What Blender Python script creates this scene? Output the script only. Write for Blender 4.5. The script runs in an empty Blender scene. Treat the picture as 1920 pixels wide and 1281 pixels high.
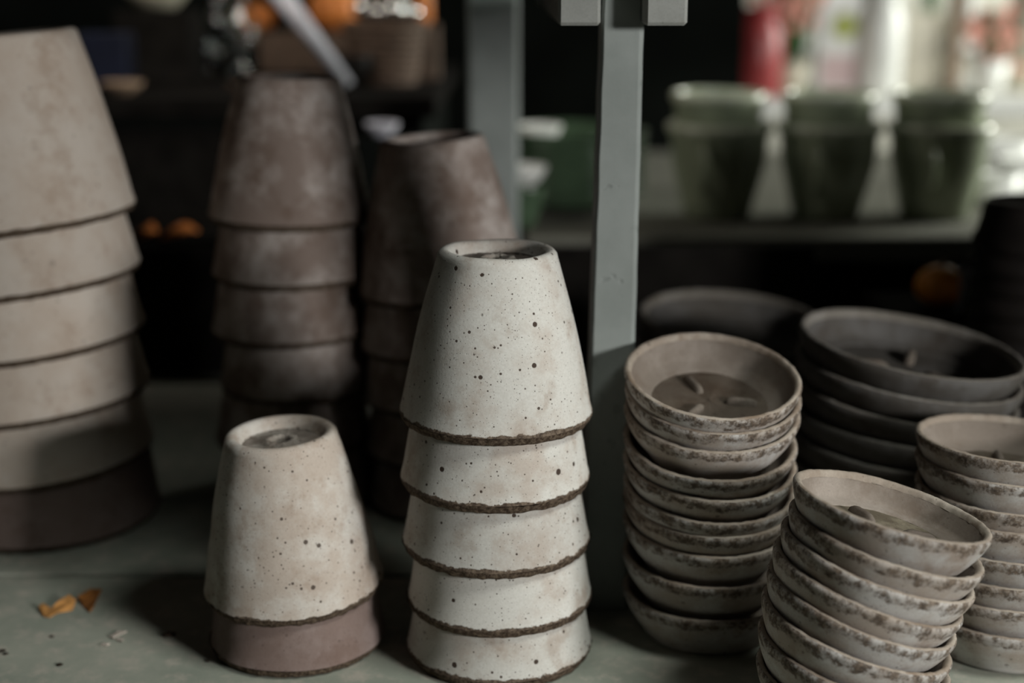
import bpy, math, random
from mathutils import Vector, Quaternion, noise, Matrix
random.seed(7)
C = bpy.context.scene
R_ = math.radians

# ------------------------------------------------------------------ camera
PITCH = R_(14.5); CAMZ = 0.4965; F = 2667.0
cd = bpy.data.cameras.new('camera'); cam = bpy.data.objects.new('camera', cd)
C.collection.objects.link(cam); C.camera = cam
cam.location = (0, 0, CAMZ); cam.rotation_euler = (math.pi/2 - PITCH, 0, 0)
cd.lens = 50.0; cd.sensor_width = 36.0
cd.dof.use_dof = True; cd.dof.focus_distance = 0.955; cd.dof.aperture_fstop = 2.4
cd.clip_start = 0.02; cd.clip_end = 60
# ------------------------------------------------------------------ world, lights, exposure
w = bpy.data.worlds.new('world'); C.world = w; w.use_nodes = True
w.node_tree.nodes['Background'].inputs[0].default_value = (0.62, 0.72, 0.78, 1)
w.node_tree.nodes['Background'].inputs[1].default_value = 0.002
def area(name, loc, target, sx, sy, power, col):
    l = bpy.data.lights.new(name, 'AREA'); l.shape = 'RECTANGLE'; l.size = sx; l.size_y = sy
    l.energy = power; l.color = col
    o = bpy.data.objects.new(name, l); C.collection.objects.link(o)
    o.location = loc; o.rotation_euler = (Vector(target)-Vector(loc)).to_track_quat('-Z', 'Y').to_euler()
    return o
area('shop_front_daylight', (1.86, -0.76, 0.73), (0.0, 1.05, 0.15), 0.42, 0.28, 60, (0.97, 0.97, 0.95))
area('overhead_skylight', (0.85, 0.35, 1.50), (0.0, 0.85, 0.0), 0.45, 0.35, 18, (0.95, 1.0, 0.95))
area('far_window_daylight', (3.0, 3.35, 1.0), (1.2, 3.8, 0.3), 1.0, 0.7, 85, (0.97, 1.0, 0.93))
area('table_side_fill', (1.55, 2.35, 0.62), (0.6, 2.3, 0.15), 0.45, 0.35, 7.5, (0.97, 1.0, 0.90))  # added fill, so light falls off across the table from the right
area('back_counter_fill', (-0.50, 1.92, 0.80), (-0.45, 2.55, 0.48), 0.5, 0.12, 2.2, (1.0, 0.92, 0.82))  # added fill without a fixture, lights the goods on the back counter
C.view_settings.view_transform = 'Standard'; C.view_settings.look = 'None'
C.view_settings.exposure = 0.0; C.view_settings.gamma = 1.0
C.view_settings.use_curve_mapping = False

# ------------------------------------------------------------------ helpers
def P(px, py, Y):
    """world point at distance Y in front of the camera for a photo position"""
    x = (px-960)/F; v = (py-640.5)/F
    fy, fz = math.cos(PITCH), -math.sin(PITCH); dy, dz = -math.sin(PITCH), -math.cos(PITCH)
    t = Y/(fy + v*dy)
    return Vector((x*t, Y, CAMZ + (fz + v*dz)*t))
def G(px, py, z=0.0):
    v = (py-640.5)/F
    return P(px, py, (CAMZ-z)/math.tan(PITCH+math.atan(v)))
def mesh_obj(name, verts, faces, m, parent=None, smooth=True):
    me = bpy.data.meshes.new(name); me.from_pydata([tuple(v) for v in verts], [], faces); me.update()
    if smooth:
        me.polygons.foreach_set('use_smooth', [True]*len(me.polygons))
    me.materials.append(m)
    o = bpy.data.objects.new(name, me); C.collection.objects.link(o)
    if parent: o.parent = parent
    return o
def tag(o, label=None, cat=None, group=None, kind=None):
    if label: o['label'] = label
    if cat: o['category'] = cat
    if group: o['group'] = group
    if kind: o['kind'] = kind
    return o
def empty(name, loc=(0, 0, 0), quat=None):
    o = bpy.data.objects.new(name, None); C.collection.objects.link(o); o.location = loc
    o.empty_display_size = 0.03
    if quat is not None:
        o.rotation_mode = 'QUATERNION'; o.rotation_quaternion = quat
    return o
def lathe(prof, segs=96, amp=0.0, seed=0.0, fine=0.0, closed=False, fcut=None):
    """revolve (r,z) points; amp = slow hand-thrown wobble, fine = rough edge"""
    vs, fs = [], []; n = len(prof)
    for (r, z) in prof:
        for k in range(segs):
            a = 2*math.pi*k/segs; c, s = math.cos(a), math.sin(a); rr, zz = r, z
            if amp: rr += amp*noise.noise(Vector((c*1.3+seed, s*1.3, z*18))); 
            if amp: zz += amp*0.7*noise.noise(Vector((c*1.1, s*1.1+seed, 9.1)))
            if fine:
                rr += fine*noise.noise(Vector((c*14+seed, s*14, z*300)))
                zz += fine*noise.noise(Vector((c*11, s*11+seed, z*300+5)))
            vs.append((rr*c, rr*s, zz))
    rng = range(n) if closed else range(n-1)
    for i in rng:
        j = (i+1) % n
        for k in range(segs):
            l = (k+1) % segs
            fs.append((i*segs+k, i*segs+l, j*segs+l, j*segs+k))
    return vs, fs
def box_geo(x0, x1, y0, y1, z0, z1, b=0.002):
    """box with chamfered edges"""
    vs = []; idx = {}
    for ix, x in ((0, x0), (1, x1)):
        for iy, y in ((0, y0), (1, y1)):
            for iz, z in ((0, z0), (1, z1)):
                dx = b if ix == 0 else -b; dy = b if iy == 0 else -b; dz = b if iz == 0 else -b
                for ax, p in (('x', (x, y+dy, z+dz)), ('y', (x+dx, y, z+dz)), ('z', (x+dx, y+dy, z))):
                    idx[(ix, iy, iz, ax)] = len(vs); vs.append(p)
    f = []
    I = lambda a, b_, c, ax: idx[(a, b_, c, ax)]
    f += [(I(0,0,0,'x'), I(0,0,1,'x'), I(0,1,1,'x'), I(0,1,0,'x')), (I(1,0,0,'x'), I(1,1,0,'x'), I(1,1,1,'x'), I(1,0,1,'x')),
          (I(0,0,0,'y'), I(1,0,0,'y'), I(1,0,1,'y'), I(0,0,1,'y')), (I(0,1,0,'y'), I(0,1,1,'y'), I(1,1,1,'y'), I(1,1,0,'y')),
          (I(0,0,0,'z'), I(0,1,0,'z'), I(1,1,0,'z'), I(1,0,0,'z')), (I(0,0,1,'z'), I(1,0,1,'z'), I(1,1,1,'z'), I(0,1,1,'z'))]
    for a in (0, 1):
        for c in (0, 1):
            f.append((I(a,c,0,'x'), I(a,c,1,'x'), I(a,c,1,'y'), I(a,c,0,'y')))
            f.append((I(a,0,c,'x'), I(a,1,c,'x'), I(a,1,c,'z'), I(a,0,c,'z')))
            f.append((I(0,a,c,'y'), I(1,a,c,'y'), I(1,a,c,'z'), I(0,a,c,'z')))
            for d in (0, 1): f.append((I(a,c,d,'x'), I(a,c,d,'y'), I(a,c,d,'z')))
    return vs, f
def fixn(o):
    import bmesh
    bm = bmesh.new(); bm.from_mesh(o.data); bmesh.ops.recalc_face_normals(bm, faces=bm.faces); bm.to_mesh(o.data); bm.free()
    return o
def box(name, x0, x1, y0, y1, z0, z1, m, parent=None, b=0.002):
    v, f = box_geo(x0, x1, y0, y1, z0, z1, b)
    return fixn(mesh_obj(name, v, f, m, parent, smooth=False))
def tube(name, pts, rad, m, parent=None, segs=12, closed=False):
    vs, fs = [], []; n = len(pts)
    for i, p in enumerate(pts):
        p = Vector(p); a = Vector(pts[max(i-1, 0)]) if not closed else Vector(pts[i-1]); b = Vector(pts[min(i+1, n-1)]) if not closed else Vector(pts[(i+1) % n])
        t = (b-a).normalized(); u = t.orthogonal().normalized() if i == 0 else (u - t*u.dot(t)).normalized(); v = t.cross(u)
        r = rad[i] if isinstance(rad, (list, tuple)) else rad
        for k in range(segs):
            an = 2*math.pi*k/segs; vs.append(p + u*math.cos(an)*r + v*math.sin(an)*r)
    for i in range(n if closed else n-1):
        j = (i+1) % n
        for k in range(segs):
            l = (k+1) % segs; fs.append((i*segs+k, i*segs+l, j*segs+l, j*segs+k))
    if not closed:
        fs.append(tuple(range(segs-1, -1, -1))); fs.append(tuple((n-1)*segs+k for k in range(segs)))
    return fixn(mesh_obj(name, vs, fs, m, parent))
def axis_quat(roll, tilt, spin=0.0):
    """roll>0: right side lower; tilt>0: front lower (degrees)"""
    n = Vector((math.sin(R_(roll)), -math.sin(R_(tilt)), 1)); n.z = math.sqrt(max(0.05, 1-n.x**2-n.y**2))
    q = Vector((0, 0, 1)).rotation_difference(n)
    return q @ Quaternion((0, 0, 1), R_(spin)), n
def copy_tree(o, parent=None):
    c = o.copy(); C.collection.objects.link(c)
    if parent: c.parent = parent
    for ch in [x for x in bpy.data.objects if x.parent == o]: copy_tree(ch, c)
    return c

# ------------------------------------------------------------------ materials
class NT:
    def __init__(s, name):
        s.m = bpy.data.materials.new(name); s.m.use_nodes = True; s.t = s.m.node_tree; s.n = s.t.nodes
        s.b = s.n['Principled BSDF']
    def new(s, typ, **kw):
        o = s.n.new(typ)
        for k, v in kw.items(): setattr(o, k, v)
        return o
    def link(s, a, b): s.t.links.new(a, b)
    def noise(s, vec, scale, detail=4, rough=0.55):
        o = s.new('ShaderNodeTexNoise'); o.inputs['Scale'].default_value = scale; o.inputs['Detail'].default_value = detail
        o.inputs['Roughness'].default_value = rough; s.link(vec, o.inputs['Vector']); return o.outputs['Fac']
    def ramp(s, fac, a, b):
        o = s.new('ShaderNodeMapRange'); o.interpolation_type = 'SMOOTHSTEP'
        o.inputs['From Min'].default_value = a; o.inputs['From Max'].default_value = b; s.link(fac, o.inputs['Value']); return o.outputs[0]
    def math(s, op, a, b=None):
        o = s.new('ShaderNodeMath', operation=op)
        for i, x in enumerate((a, b)):
            if x is None: continue
            if isinstance(x, (int, float)): o.inputs[i].default_value = x
            else: s.link(x, o.inputs[i])
        return o.outputs[0]
    def mix(s, fac, a, b):
        o = s.new('ShaderNodeMix', data_type='RGBA')
        for i, x in ((0, fac), (6, a), (7, b)):
            if isinstance(x, (int, float)): o.inputs[i].default_value = x
            elif isinstance(x, tuple): o.inputs[i].default_value = (*x, 1)
            else: s.link(x, o.inputs[i])
        return o.outputs[2]
    def coords(s):
        tc = s.new('ShaderNodeTexCoord'); oi = s.new('ShaderNodeObjectInfo')
        va = s.new('ShaderNodeVectorMath', operation='ADD'); s.link(tc.outputs['Object'], va.inputs[0])
        cb = s.new('ShaderNodeCombineXYZ'); r = s.math('MULTIPLY', oi.outputs['Random'], 37.0)
        s.link(r, cb.inputs[0]); s.link(r, cb.inputs[1]); s.link(r, cb.inputs[2]); s.link(cb.outputs[0], va.inputs[1])
        sp = s.new('ShaderNodeSeparateXYZ'); s.link(tc.outputs['Object'], sp.inputs[0])
        return va.outputs[0], sp.outputs['Z'], oi.outputs['Random'], tc.outputs['Object'], sp
    def bump(s, h, strength, dist=0.001, normal=None):
        o = s.new('ShaderNodeBump'); o.inputs['Strength'].default_value = strength; o.inputs['Distance'].default_value = dist
        s.link(h, o.inputs['Height'])
        if normal is not None: s.link(normal, o.inputs['Normal'])
        return o.outputs[0]
    def out(s, col, rough=0.8, normal=None, spec=0.25):
        if isinstance(col, tuple): s.b.inputs['Base Color'].default_value = (*col, 1)
        else: s.link(col, s.b.inputs['Base Color'])
        if isinstance(rough, (int, float)): s.b.inputs['Roughness'].default_value = rough
        else: s.link(rough, s.b.inputs['Roughness'])
        s.b.inputs['Specular IOR Level'].default_value = spec
        if normal is not None: s.link(normal, s.b.inputs['Normal'])
        return s.m
def specks(T, vec, scale, lo, hi, p=9.0):
    """sparse round pits: cell distance below a random radius per cell"""
    v = T.new('ShaderNodeTexVoronoi'); v.inputs['Scale'].default_value = scale; T.link(vec, v.inputs['Vector'])
    sp = T.new('ShaderNodeSeparateColor'); T.link(v.outputs['Color'], sp.inputs[0])
    pw = T.math('POWER', sp.outputs[0], p)
    th = T.math('ADD', T.math('MULTIPLY', pw, hi-lo), lo)
    wob = T.math('MULTIPLY', T.noise(vec, scale*5, 2), 0.07)
    d = T.math('SUBTRACT', T.math('ADD', v.outputs['Distance'], wob), T.math('ADD', th, 0.035))
    return T.ramp(d, 0.03, -0.03)
def clay(name, warm, cool, pits=1.0, stain=0.0, dust=0.5, rimz=None, bandz=None, pit_scale=1.0, fine=1.0):
    T = NT(name); vec, z, rnd, obj, sp = T.coords()
    n1 = T.noise(vec, 14, 5, 0.6); n2 = T.noise(vec, 45, 6, 0.65); n3 = T.noise(vec, 600, 3, 0.6)
    mask = T.ramp(T.math('ADD', T.math('MULTIPLY', n1, 0.6), T.math('MULTIPLY', n2, 0.4)), 0.55-0.25*dust, 0.75-0.25*dust)
    col = T.mix(mask, warm, cool)
    # soft brown weathering clouds
    cl = T.ramp(T.noise(vec, 24, 7, 0.7), 0.50, 0.68)
    col = T.mix(T.math('MULTIPLY', cl, 0.50+stain), col, tuple(c*f for c, f in zip(warm, (0.62, 0.52, 0.44))))
    gr = T.ramp(n3, 0.3, 0.7); col = T.mix(T.math('MULTIPLY', gr, 0.18*fine), col, tuple(c*0.6 for c in warm))
    ov = T.new('ShaderNodeHueSaturation'); T.link(col, ov.inputs['Color'])
    T.link(T.math('ADD', T.math('MULTIPLY', rnd, 0.16), 0.92), ov.inputs['Value']); col = ov.outputs[0]
    pt = None
    for sc, lo, hi, am, pw in ((110, -0.06, 0.27, 1.0, 8), (230, -0.05, 0.27, 0.95, 6), (430, -0.03, 0.30, 0.85, 4), (850, 0.0, 0.30, 0.6, 3)):
        s_ = T.math('MULTIPLY', specks(T, vec, sc*pit_scale, lo, hi, pw), am*pits)
        pt = s_ if pt is None else T.math('MAXIMUM', pt, s_)
    col = T.mix(T.math('MINIMUM', pt, 1.0), col, (0.045, 0.03, 0.022))
    brown = T.mix(T.ramp(T.noise(vec, 350, 4, 0.7), 0.35, 0.7), (0.042, 0.028, 0.019), (0.145, 0.108, 0.078))
    if rimz is not None:
        jit = T.math('MULTIPLY', T.math('SUBTRACT', T.noise(vec, 70, 6, 0.7), 0.5), 0.010)
        e = T.math('ADD', z, jit); k = T.ramp(e, rimz+0.0004, rimz-0.0004); col = T.mix(k, col, brown)
    if bandz is not None:
        jit = T.math('MULTIPLY', T.math('SUBTRACT', T.noise(vec, 60, 6, 0.75), 0.5), 0.020)
        e = T.math('ADD', z, jit); k1 = T.ramp(e, bandz[0]-0.001, bandz[0]+0.001); k2 = T.ramp(z, bandz[1]+0.0006, bandz[1]-0.0006)
        pat = T.ramp(T.noise(vec, 130, 5, 0.75), 0.40, 0.58)
        rr = T.new('ShaderNodeVectorMath', operation='LENGTH'); cb = T.new('ShaderNodeCombineXYZ')
        T.link(sp.outputs[0], cb.inputs[0]); T.link(sp.outputs[1], cb.inputs[1]); T.link(cb.outputs[0], rr.inputs[0])
        k3 = T.ramp(rr.outputs['Value'], bandz[2]-0.0008, bandz[2]+0.0008)
        k = T.math('MULTIPLY', T.math('MULTIPLY', T.math('MULTIPLY', k1, k2), k3), T.math('ADD', T.math('MULTIPLY', pat, 0.75), 0.2))
        col = T.mix(k, col, brown)
    h = T.math('SUBTRACT', T.math('ADD', T.math('MULTIPLY', n3, 0.35), T.math('MULTIPLY', n2, 0.5)), T.math('MULTIPLY', pt, 1.2))
    nm = T.bump(h, 0.35, 0.0009)
    return T.out(col, 0.82, nm, 0.22)
def rawedge(name, a=(0.038, 0.025, 0.017), b=(0.15, 0.112, 0.08)):
    T = NT(name); vec, z, rnd, obj, sp = T.coords()
    n = T.noise(vec, 380, 5, 0.7); col = T.mix(T.ramp(n, 0.36, 0.72), a, b)
    return T.out(col, 0.95, T.bump(n, 0.8, 0.0012), 0.1)
def plain(name, col, rough=0.6, spec=0.4, var=0.15, scale=30, metal=0.0, bump=0.15):
    T = NT(name); vec, z, rnd, obj, sp = T.coords(); n = T.noise(vec, scale, 5)
    c = T.mix(T.ramp(n, 0.3, 0.7), tuple(x*(1-var) for x in col), tuple(min(1, x*(1+var)) for x in col))
    T.b.inputs['Metallic'].default_value = metal
    return T.out(c, rough, T.bump(n, bump, 0.001), spec)
def paint(name, base, dark, scale=1.0, wood=True):
    T = NT(name); vec, z, rnd, obj, sp = T.coords()
    mp = T.new('ShaderNodeMapping'); mp.inputs['Scale'].default_value = (60, 60, 3) ; T.link(obj, mp.inputs['Vector'])
    g = T.noise(mp.outputs[0], 1.0, 6, 0.6); n = T.noise(obj, 22, 5, 0.6)
    c = T.mix(T.ramp(n, 0.35, 0.75), base, dark)
    dn = T.noise(obj, 65, 3, 0.5); dents = T.ramp(dn, 0.66, 0.71)
    c = T.mix(T.math('MULTIPLY', dents, 0.3), c, tuple(x*0.5 for x in dark))
    fine = T.noise(obj, 500, 3, 0.6)
    h = T.math('SUBTRACT', T.math('ADD', T.math('MULTIPLY', g, 0.6), T.math('MULTIPLY', fine, 0.35)), T.math('MULTIPLY', dents, 1.0))
    return T.out(c, 0.55, T.bump(h, 0.35, 0.001), 0.35)
def board_mat(name):
    T = NT(name); vec, z, rnd, obj, sp = T.coords()
    n = T.noise(obj, 9, 6, 0.65); n2 = T.noise(obj, 48, 7, 0.72); n3 = T.noise(obj, 400, 3, 0.6)
    c = T.mix(T.ramp(n, 0.35, 0.7), (0.235, 0.255, 0.21), (0.32, 0.325, 0.27))
    c = T.mix(T.math('MULTIPLY', T.ramp(n2, 0.47, 0.66), 0.75), c, (0.42, 0.375, 0.32))
    c = T.mix(T.math('MULTIPLY', T.ramp(T.noise(obj, 30, 7, 0.75), 0.60, 0.70), 0.5), c, (0.15, 0.115, 0.085))
    c = T.mix(T.math('MULTIPLY', specks(T, obj, 70, -0.03, 0.16), 0.8), c, (0.05, 0.035, 0.025))
    c = T.mix(T.math('MULTIPLY', n3, 0.15), c, (0.12, 0.12, 0.10))
    return T.out(c, 0.6, T.bump(T.math('ADD', T.math('MULTIPLY', n2, 0.7), T.math('MULTIPLY', n3, 0.3)), 0.3, 0.0012), 0.3)

M = {}
M['clay_centre'] = clay('speckled_pale_clay', (0.37, 0.322, 0.278), (0.465, 0.45, 0.415), 1.0, 0.0, 0.75, rimz=0.0085)
M['clay_small'] = clay('speckled_grey_clay', (0.385, 0.325, 0.275), (0.49, 0.46, 0.42), 0.9, 0.1, 0.55, rimz=0.0075)
M['clay_brown'] = clay('brown_clay', (0.165, 0.118, 0.102), (0.215, 0.165, 0.15), 0.4, 0.0, 0.5, rimz=0.0055)
M['clay_left'] = clay('smooth_beige_clay', (0.46, 0.385, 0.32), (0.51, 0.45, 0.39), 0.3, 0.0, 0.6, rimz=0.0055, pit_scale=0.7, fine=0.5)
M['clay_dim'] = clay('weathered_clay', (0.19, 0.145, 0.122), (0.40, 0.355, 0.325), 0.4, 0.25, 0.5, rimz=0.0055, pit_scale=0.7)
M['clay_left_dark'] = clay('dark_brown_clay', (0.15, 0.11, 0.095), (0.19, 0.145, 0.13), 0.3, 0.0, 0.5, rimz=0.004)
M['raw'] = rawedge('raw_rim_edge')
SR, SH = 0.065, 0.036
M['saucer'] = clay('saucer_clay', (0.31, 0.265, 0.225), (0.42, 0.405, 0.385), 0.5, 0.1, 0.55, bandz=(SH-0.0085, SH+0.002, SR-0.012))
M['saucer_in'] = clay('shaded_saucer_inner_clay', (0.17, 0.14, 0.115), (0.24, 0.205, 0.175), 0.15, 0.0, 0.5)  # brown inside, darkened further for the shade within the bowl
M['saucer_floor'] = clay('shaded_saucer_floor_clay', (0.085, 0.066, 0.05), (0.17, 0.145, 0.11), 0.5, 0.3, 0.4)  # floor colour darkened too, for the shade inside the saucer
M['saucer_lip'] = clay('saucer_lip_clay', (0.24, 0.195, 0.155), (0.34, 0.295, 0.245), 0.4, 0.3, 0.5)
M['grit'] = clay('gritty_saucer_floor', (0.10, 0.08, 0.055), (0.24, 0.21, 0.15), 1.0, 0.4, 0.5, pit_scale=2)
M['rib'] = clay('saucer_rib_clay', (0.10, 0.08, 0.065), (0.16, 0.135, 0.11), 0.2, 0.1, 0.5)
M['big_lip'] = clay('shade_darkened_saucer_lip', (0.14, 0.125, 0.105), (0.20, 0.185, 0.165), 0.3, 0.1, 0.5)  # lip dimmed in colour to go with the shaded back stacks
M['saucer_big'] = clay('shade_darkened_saucer_clay', (0.065, 0.058, 0.05), (0.10, 0.095, 0.09), 0.3, 0.1, 0.5)  # clay darkened in colour to stand for shade on the back stacks
M['paint'] = paint('grey_green_paint', (0.245, 0.265, 0.25), (0.205, 0.225, 0.21))
M['paint_end'] = clay('painted_end_grain', (0.25, 0.255, 0.235), (0.29, 0.295, 0.275), 0.35, 0.0, 0.5, pit_scale=3)
M['board'] = board_mat('worn_grey_green_board')
M['dark_wood'] = plain('dark_wood', (0.008, 0.007, 0.006), 0.9, 0.05, 0.3)
M['dark_wall'] = plain('dark_wall', (0.006, 0.007, 0.006), 0.95, 0.03, 0.3, 4)
M['wall_pale'] = plain('pale_wall', (0.52, 0.50, 0.43), 0.8, 0.2, 0.15, 3)
M['floor'] = plain('dark_floor', (0.03, 0.028, 0.025), 0.7, 0.3, 0.3, 6)
M['black_plastic'] = plain('black_plastic', (0.009, 0.007, 0.006), 0.6, 0.15, 0.2)
M['green_glaze'] = plain('pale_green_glaze', (0.36, 0.40, 0.28), 0.2, 0.6, 0.15, 20, bump=0.05)
M['rim_glaze'] = plain('cream_green_rim_glaze', (0.60, 0.62, 0.48), 0.2, 0.6, 0.1, 20, bump=0.05)
M['green_dark'] = plain('dark_green_glaze', (0.07, 0.11, 0.065), 0.12, 0.7, 0.25, 20, bump=0.05)
M['table'] = plain('grey_table', (0.15, 0.147, 0.122), 0.85, 0.12, 0.12, 8)
M['orange'] = plain('orange_skin', (0.62, 0.20, 0.045), 0.45, 0.4, 0.2, 12)
M['orange_bright'] = plain('brightened_orange_skin', (0.95, 0.33, 0.04), 0.4, 0.4, 0.15, 12)  # orange skin with its colour raised to make up for missing light
M['flake'] = plain('pale_paint_flake', (0.42, 0.36, 0.31), 0.6, 0.3, 0.15, 100)
M['amber'] = plain('amber_leaf', (0.42, 0.20, 0.06), 0.5, 0.4, 0.35, 120)
M['amber_dark'] = plain('brown_leaf', (0.24, 0.09, 0.02), 0.55, 0.35, 0.35, 120)
M['crumb'] = plain('dark_crumb', (0.025, 0.017, 0.012), 0.9, 0.1, 0.3, 200)
M['blue'] = plain('navy_card', (0.004, 0.006, 0.018), 0.6, 0.3, 0.15)
M['cream'] = plain('cream_ceramic', (0.50, 0.46, 0.36), 0.35, 0.5, 0.1)
M['silver'] = plain('silver_bauble', (0.75, 0.74, 0.72), 0.12, 0.5, 0.05, metal=1.0, bump=0.02)
M['white'] = plain('white_ceramic', (0.72, 0.72, 0.68), 0.35, 0.5, 0.06)
M['lilac'] = plain('pale_lilac_paper', (0.45, 0.44, 0.48), 0.6, 0.3, 0.1)
M['red'] = plain('red_glaze', (0.26, 0.03, 0.03), 0.4, 0.5, 0.15)
M['pink'] = plain('pink_blossom', (0.72, 0.33, 0.26), 0.6, 0.3, 0.2, 40)
M['leaf'] = plain('green_leaf', (0.06, 0.13, 0.05), 0.5, 0.4, 0.3, 30)
M['lime'] = plain('lime_print', (0.50, 0.55, 0.16), 0.6, 0.3, 0.1)
M['basket'] = plain('brown_wicker', (0.10, 0.065, 0.045), 0.7, 0.3, 0.3, 60)
M['brown'] = plain('brown_wood', (0.22, 0.15, 0.10), 0.6, 0.3, 0.2)
gl = NT('clear_glass'); gl.b.inputs['Transmission Weight'].default_value = 1.0
M['glass'] = gl.out((0.93, 0.96, 0.95), 0.04, None, 0.5)

# ------------------------------------------------------------------ setting
def struct(name, *a, **k):
    o = box(name, *a, **k); o['kind'] = 'structure'; return o
struct('floor', -4, 5, -3, 6, -0.95, -0.90, M['floor'])
struct('wall_back', -4, 0.53, 3.30, 3.40, -0.9, 2.4, M['dark_wall'])
struct('wall_far', 0.53, 5, 4.85, 4.95, -0.9, 2.4, M['wall_pale'])
struct('light_block_right', 0.74, 0.78, 1.12, 2.02, -0.9, 2.4, M['dark_wall'])  # unseen panel added to keep the key light off the background planters
struct('wall_left', -4.05, -3.95, -3, 3.4, -0.9, 2.4, M['dark_wall'])
struct('ceiling', -4, 5, 1.0, 5, 2.4, 2.45, M['dark_wall'])

# the rack the pots stand on
YP = 1.056
rack = empty('shelving_rack', (0, 1.25, 0))
tag(rack, 'grey-green painted timber shelving rack the clay pots and saucers stand on', 'shelf')
def rbox(name, x0, x1, y0, y1, z0, z1, m, b=0.002, parent=rack):
    v, f = box_geo(x0, x1, y0-1.25, y1-1.25, z0, z1, b); return fixn(mesh_obj(name, v, f, m, parent, smooth=False))
rbox('board', -1.2, 1.2, 0.55, 1.1195, -0.024, 0.0, M['board'], b=0.0007)
rbox('board', -1.2, 1.2, 1.1280, 1.75, -0.024, 0.0, M['board'], b=0.0007)
rbox('light_stop_strip', -1.2, 0.38, 1.752, 1.765, -0.02, 0.165, M['dark_wood'])  # strip added to stop far light reaching the rear of the shelf
# upright post, one continuous slightly uneven piece
pa = P(1128, 50, YP); pb = P(1106, 690, YP); pc = P(1208, 50, YP); pd = P(1190, 690, YP)
def post_x(z, a, b): return a.x + (b.x-a.x)*(z-a.z)/(b.z-a.z)
vs, fs = [], []
NZ = 60
for i in range(NZ+1):
    z = 0.0 + 0.52*i/NZ
    x0 = post_x(z, pa, pb); x1 = post_x(z, pc, pd)
    bv = 0.0022
    ring = [(x0+bv, YP), (x1-bv*1.5, YP), (x1, YP+bv*1.5), (x1, YP+0.034), (x1-bv, YP+0.036), (x0+bv, YP+0.036), (x0, YP+0.034), (x0, YP+bv)]
    for (x, y) in ring:
        vs.append((x+0.0004*noise.noise(Vector((z*40, x*30, 1))), y-1.25+0.0004*noise.noise(Vector((z*50, x*60, 4))), z))
for i in range(NZ):
    for k in range(8):
        l = (k+1) % 8; fs.append((i*8+k, i*8+l, (i+1)*8+l, (i+1)*8+k))
fs += [tuple(range(7, -1, -1)), tuple(NZ*8+k for k in range(8))]
fixn(mesh_obj('post', vs, fs, M['paint'], rack, smooth=False))
YR = 1.030
for a, b in ((1046, 1126), (1209, 1289)):
    A = P(a, 48, YR); B = P(b, 48, YR)
    rbox('rail', A.x, B.x, YR, 1.74, A.z, 0.52, M['paint_end'], b=0.0022)
rbox('upper_board', -1.2, 1.2, 0.865, 1.75, 0.5205, 0.545, M['dark_wood'])  # unseen top shelf, front edge extended to cut off the overhead light

# ------------------------------------------------------------------ clay pots (upside down: rim at z = 0)
def pot_proto(R, r, h, t, body_m, seed=0.0, with_base=False, crease=None, segs=120, amp=0.0012, edge=0.0009):
    root = empty('clay_pot')
    sl = (R-r)/h; out = [(R, 0.0065)]
    N = 16
    for i in range(1, N+1):
        u = i/N; z = 0.0065+(h-0.0065-0.006)*u
        rr = R-(R-r)*u + 0.0018*math.sin(math.pi*u) - 0.0008*(1-u)**4
        if crease:
            if z > crease: rr -= 0.0009
        out.append((rr, z))
    rt = out[-1][0]
    prof = [(R-t, 0.004)][:0] + out + [(rt-0.0008, h-0.003), (rt-0.0028, h-0.0008), (rt-0.005, h), (rt-0.0078, h-0.0006), (rt-0.0098, h-0.0026), (rt-0.0112, h-0.0065), (rt-0.013, h-0.0085)]
    v, f = lathe(prof, segs, amp, seed)
    body = mesh_obj('body', v, f, body_m, root); fixn(body)
    rim = [(R-t, 0.012), (R-t, 0.003), (R-t+0.0012, 0.0006), (R-0.0048, 0.0), (R-0.0030, 0.0006), (R-0.0018, 0.0022), (R-0.0008, 0.0045), (R+0.0001, 0.0066)]
    v, f = lathe(rim, segs*2, 0, seed, edge)
    fixn(mesh_obj('rim', v, f, M['raw'], root))
    inn = [(R-t, 0.0118), (rt-t-0.001, h-0.019), (0.006, h-0.019)]
    v, f = lathe(inn, 48, amp, seed); fixn(mesh_obj('inner_wall', v, f, body_m, root))
    if with_base:
        bz = h-0.0085
        bp = [(rt-0.0128, bz), (0.022, bz-0.0005), (0.0135, bz), (0.0120, bz+0.0025), (0.0085, bz+0.0028), (0.0068, bz), (0.006, bz-0.0095)]
        v, f = lathe(bp, 72, 0.0012, seed+3, 0.0012); fixn(mesh_obj('base', v, f, with_base, root))
    return root
ORD = ['topmost', 'second from the top', 'third from the top', 'fourth from the top', 'fifth from the top', 'sixth from the top', 'seventh from the top', 'eighth from the top', 'ninth from the top', 'tenth from the top']
def last(i, n): return 'bottom-most' if i == n-1 else ORD[i]
def place(o, loc, roll=0, tilt=0, spin=0):
    q, n = axis_quat(roll, tilt, spin); o.rotation_mode = 'QUATERNION'; o.rotation_quaternion = q; o.location = loc; return o

basem = clay('gritty_recess_clay', (0.20, 0.165, 0.14), (0.34, 0.31, 0.27), 1.0, 0.35, 0.45, pit_scale=1.3)
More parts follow.
